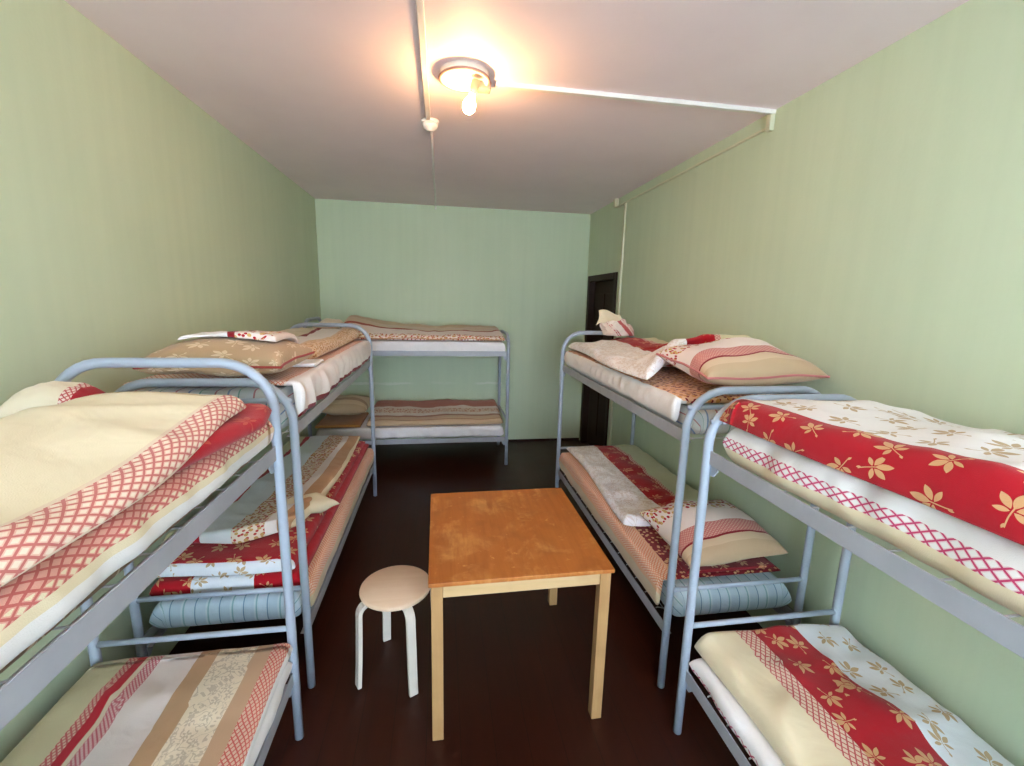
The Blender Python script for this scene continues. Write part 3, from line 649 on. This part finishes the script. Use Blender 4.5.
E_L = fabric('tan_striped_duvet', [(-.06, 'plain', (.30, .12, .07, 1)), (.015, 'plain', (.52, .37, .23, 1)), (.03, 'plain', (.34, .19, .11, 1)), (.10, 'plain', (.56, .40, .26, 1)), (.14, 'plain', (.33, .16, .1, 1)), (.21, 'plain', (.66, .58, .50, 1)), (.32, 'dots', (.62, .47, .35, 1), (.40, .10, .06, 1), .03), (.38, 'plain', (.66, .55, .45, 1)), (9, 'plain', (.36, .12, .08, 1))], jit=.006)
S('duvet', E_L, 4.66, 5.325, -.78, .665, .455, lambda s, t: .52+.075*min(1, s/.5)+.006*math.sin(t*9), axis='x', rim=(.05, .05, .06, .05), wr=.01, seed=31, mid=.3, lab='tan and brown striped duvet on the lower bunk along the back wall', cat='duvet')
E_P = fabric('olive_tan_pillow', [(.12, 'plain', (.46, .33, .20, 1)), (.2, 'plain', (.56, .42, .26, 1)), (.26, 'plain', (.34, .23, .14, 1)), (9, 'plain', (.50, .39, .25, 1))])
tag(pillow('pillow', E_P, (-1.03, 4.98, .615), (.50, .52, .22), seed=16, rotz=-.04), 'tan striped pillow at the corner end of the lower bunk along the back wall', 'pillow')
S('blanket', fabric('orange_brown_blanket', [(9, 'plain', (.42, .18, .05, 1))]), 4.65, 5.2, -1.29, -.84, .455, .485, axis='x', rim=(.014, .014, .014, .014), seed=33, wr=.004, lab='orange brown blanket folded at the corner end of the lower bunk along the back wall', cat='blanket')

# ------------------------------------------------------------ table
TX, TY, TW, TD, TH, A0 = -.0551, 1.5451, .7518, .8101, .73, .0091
ct, st = math.cos(A0), math.sin(A0)
tab = empty('table', (TX+TW/2*ct-TD/2*st, TY+TW/2*st+TD/2*ct, 0), 'square wooden table with a worn orange stained top and pale pine legs', 'table')
tab.rotation_euler.z = A0
a, d = TW/2, TD/2
bm = bmesh.new(); box(bm, -a, a, -d, d, TH-.018, TH); finish(bm, 'tabletop', TOPM, tab, bevel=.003)
lg = .046; e = .010
for sx in (-1, 1):
    for sy in (-1, 1):
        bm = bmesh.new(); x0, x1 = sorted((sx*(a-e), sx*(a-e-lg))); y0, y1 = sorted((sy*(d-e), sy*(d-e-lg)))
        box(bm, x0, x1, y0, y1, 0, TH-.018); finish(bm, 'leg', PINE, tab, bevel=.003)
for sy in (-1, 1):
    bm = bmesh.new(); y0, y1 = sorted((sy*(d-e-.006), sy*(d-e-.026))); box(bm, -a+e+lg, a-e-lg, y0, y1, TH-.075, TH-.018); finish(bm, 'apron', PINEX, tab, bevel=.002)
for sx in (-1, 1):
    bm = bmesh.new(); x0, x1 = sorted((sx*(a-e-.006), sx*(a-e-.026))); box(bm, x0, x1, -d+e+lg, d-e-lg, TH-.075, TH-.018); finish(bm, 'apron', PINE, tab, bevel=.002)

# ------------------------------------------------------------ stool
st_ = empty('stool', (-.222, 1.965, 0), 'round birch stool with white bent legs standing beside the table', 'stool')
bm = bmesh.new(); lathe(bm, [(0, .428), (.158, .428), (.164, .432), (.166, .439), (.164, .447), (.158, .451), (0, .451)], 56)
finish(bm, 'seat', BIRCH, st_, smooth=True).modifiers.new('w', 'EDGE_SPLIT').split_angle = math.radians(50)
for k, ang in enumerate((210, 296, 112, 16)):
    q = math.radians(ang); dr = Vector((math.cos(q), math.sin(q), 0)); wd = Vector((-math.sin(q), math.cos(q), 0))
    pts = [dr*.05+Vector((0, 0, .417)), dr*.13+Vector((0, 0, .417))]
    pts += [dr*(.135+.045*math.sin(x))+Vector((0, 0, .372+.045*math.cos(x))) for x in [PI/2*i/8 for i in range(1, 9)]]
    pts += [dr*.184+Vector((0, 0, .25)), dr*.190+Vector((0, 0, .12)), dr*.197+Vector((0, 0, 0.003))]
    bm = bmesh.new(); ribbon(bm, pts, wd, .042, .020); finish(bm, 'leg', STOOLW, st_, bevel=.004)

# ------------------------------------------------------------ light and camera
sc = bpy.context.scene
w = bpy.data.worlds.new('sky'); sc.world = w; w.use_nodes = True
bg = w.node_tree.nodes['Background']; bg.inputs[0].default_value = (.70, .84, 1.0, 1); bg.inputs[1].default_value = 24.0
pl = bpy.data.lights.new('window_portal', 'AREA'); pl.shape = 'RECTANGLE'; pl.size = WX1-WX0; pl.size_y = WZ1-WZ0; pl.cycles.is_portal = True
po = bpy.data.objects.new('window_portal', pl); C.objects.link(po); po.location = ((WX0+WX1)/2, YF-.02, (WZ0+WZ1)/2); po.rotation_euler = (PI/2, 0, PI)
f = 443.14; yaw, pitch, roll = math.radians(9.1794), math.radians(-10.551), math.radians(1.3885)
r0 = Vector((math.cos(yaw), -math.sin(yaw), 0)); fw = Vector((math.sin(yaw)*math.cos(pitch), math.cos(yaw)*math.cos(pitch), math.sin(pitch)))
u0 = Vector((-math.sin(yaw)*math.sin(pitch), -math.cos(yaw)*math.sin(pitch), math.cos(pitch)))
rt = r0*math.cos(roll)+u0*math.sin(roll); up = -r0*math.sin(roll)+u0*math.cos(roll)
cam = bpy.data.cameras.new('camera'); cam.sensor_width = 36; cam.lens = f/1024*36; cam.clip_start = .02
co = bpy.data.objects.new('camera', cam); C.objects.link(co)
co.matrix_world = Matrix(((rt.x, up.x, -fw.x, 0), (rt.y, up.y, -fw.y, 0), (rt.z, up.z, -fw.z, 1.7998), (0, 0, 0, 1)))
sc.camera = co
sc.view_settings.view_transform = 'Standard'; sc.view_settings.look = 'None'; sc.view_settings.gamma = 1
sc.view_settings.use_curve_mapping = False; sc.view_settings.exposure = 0.25
sc.cycles.diffuse_bounces = 8; sc.cycles.max_bounces = 14
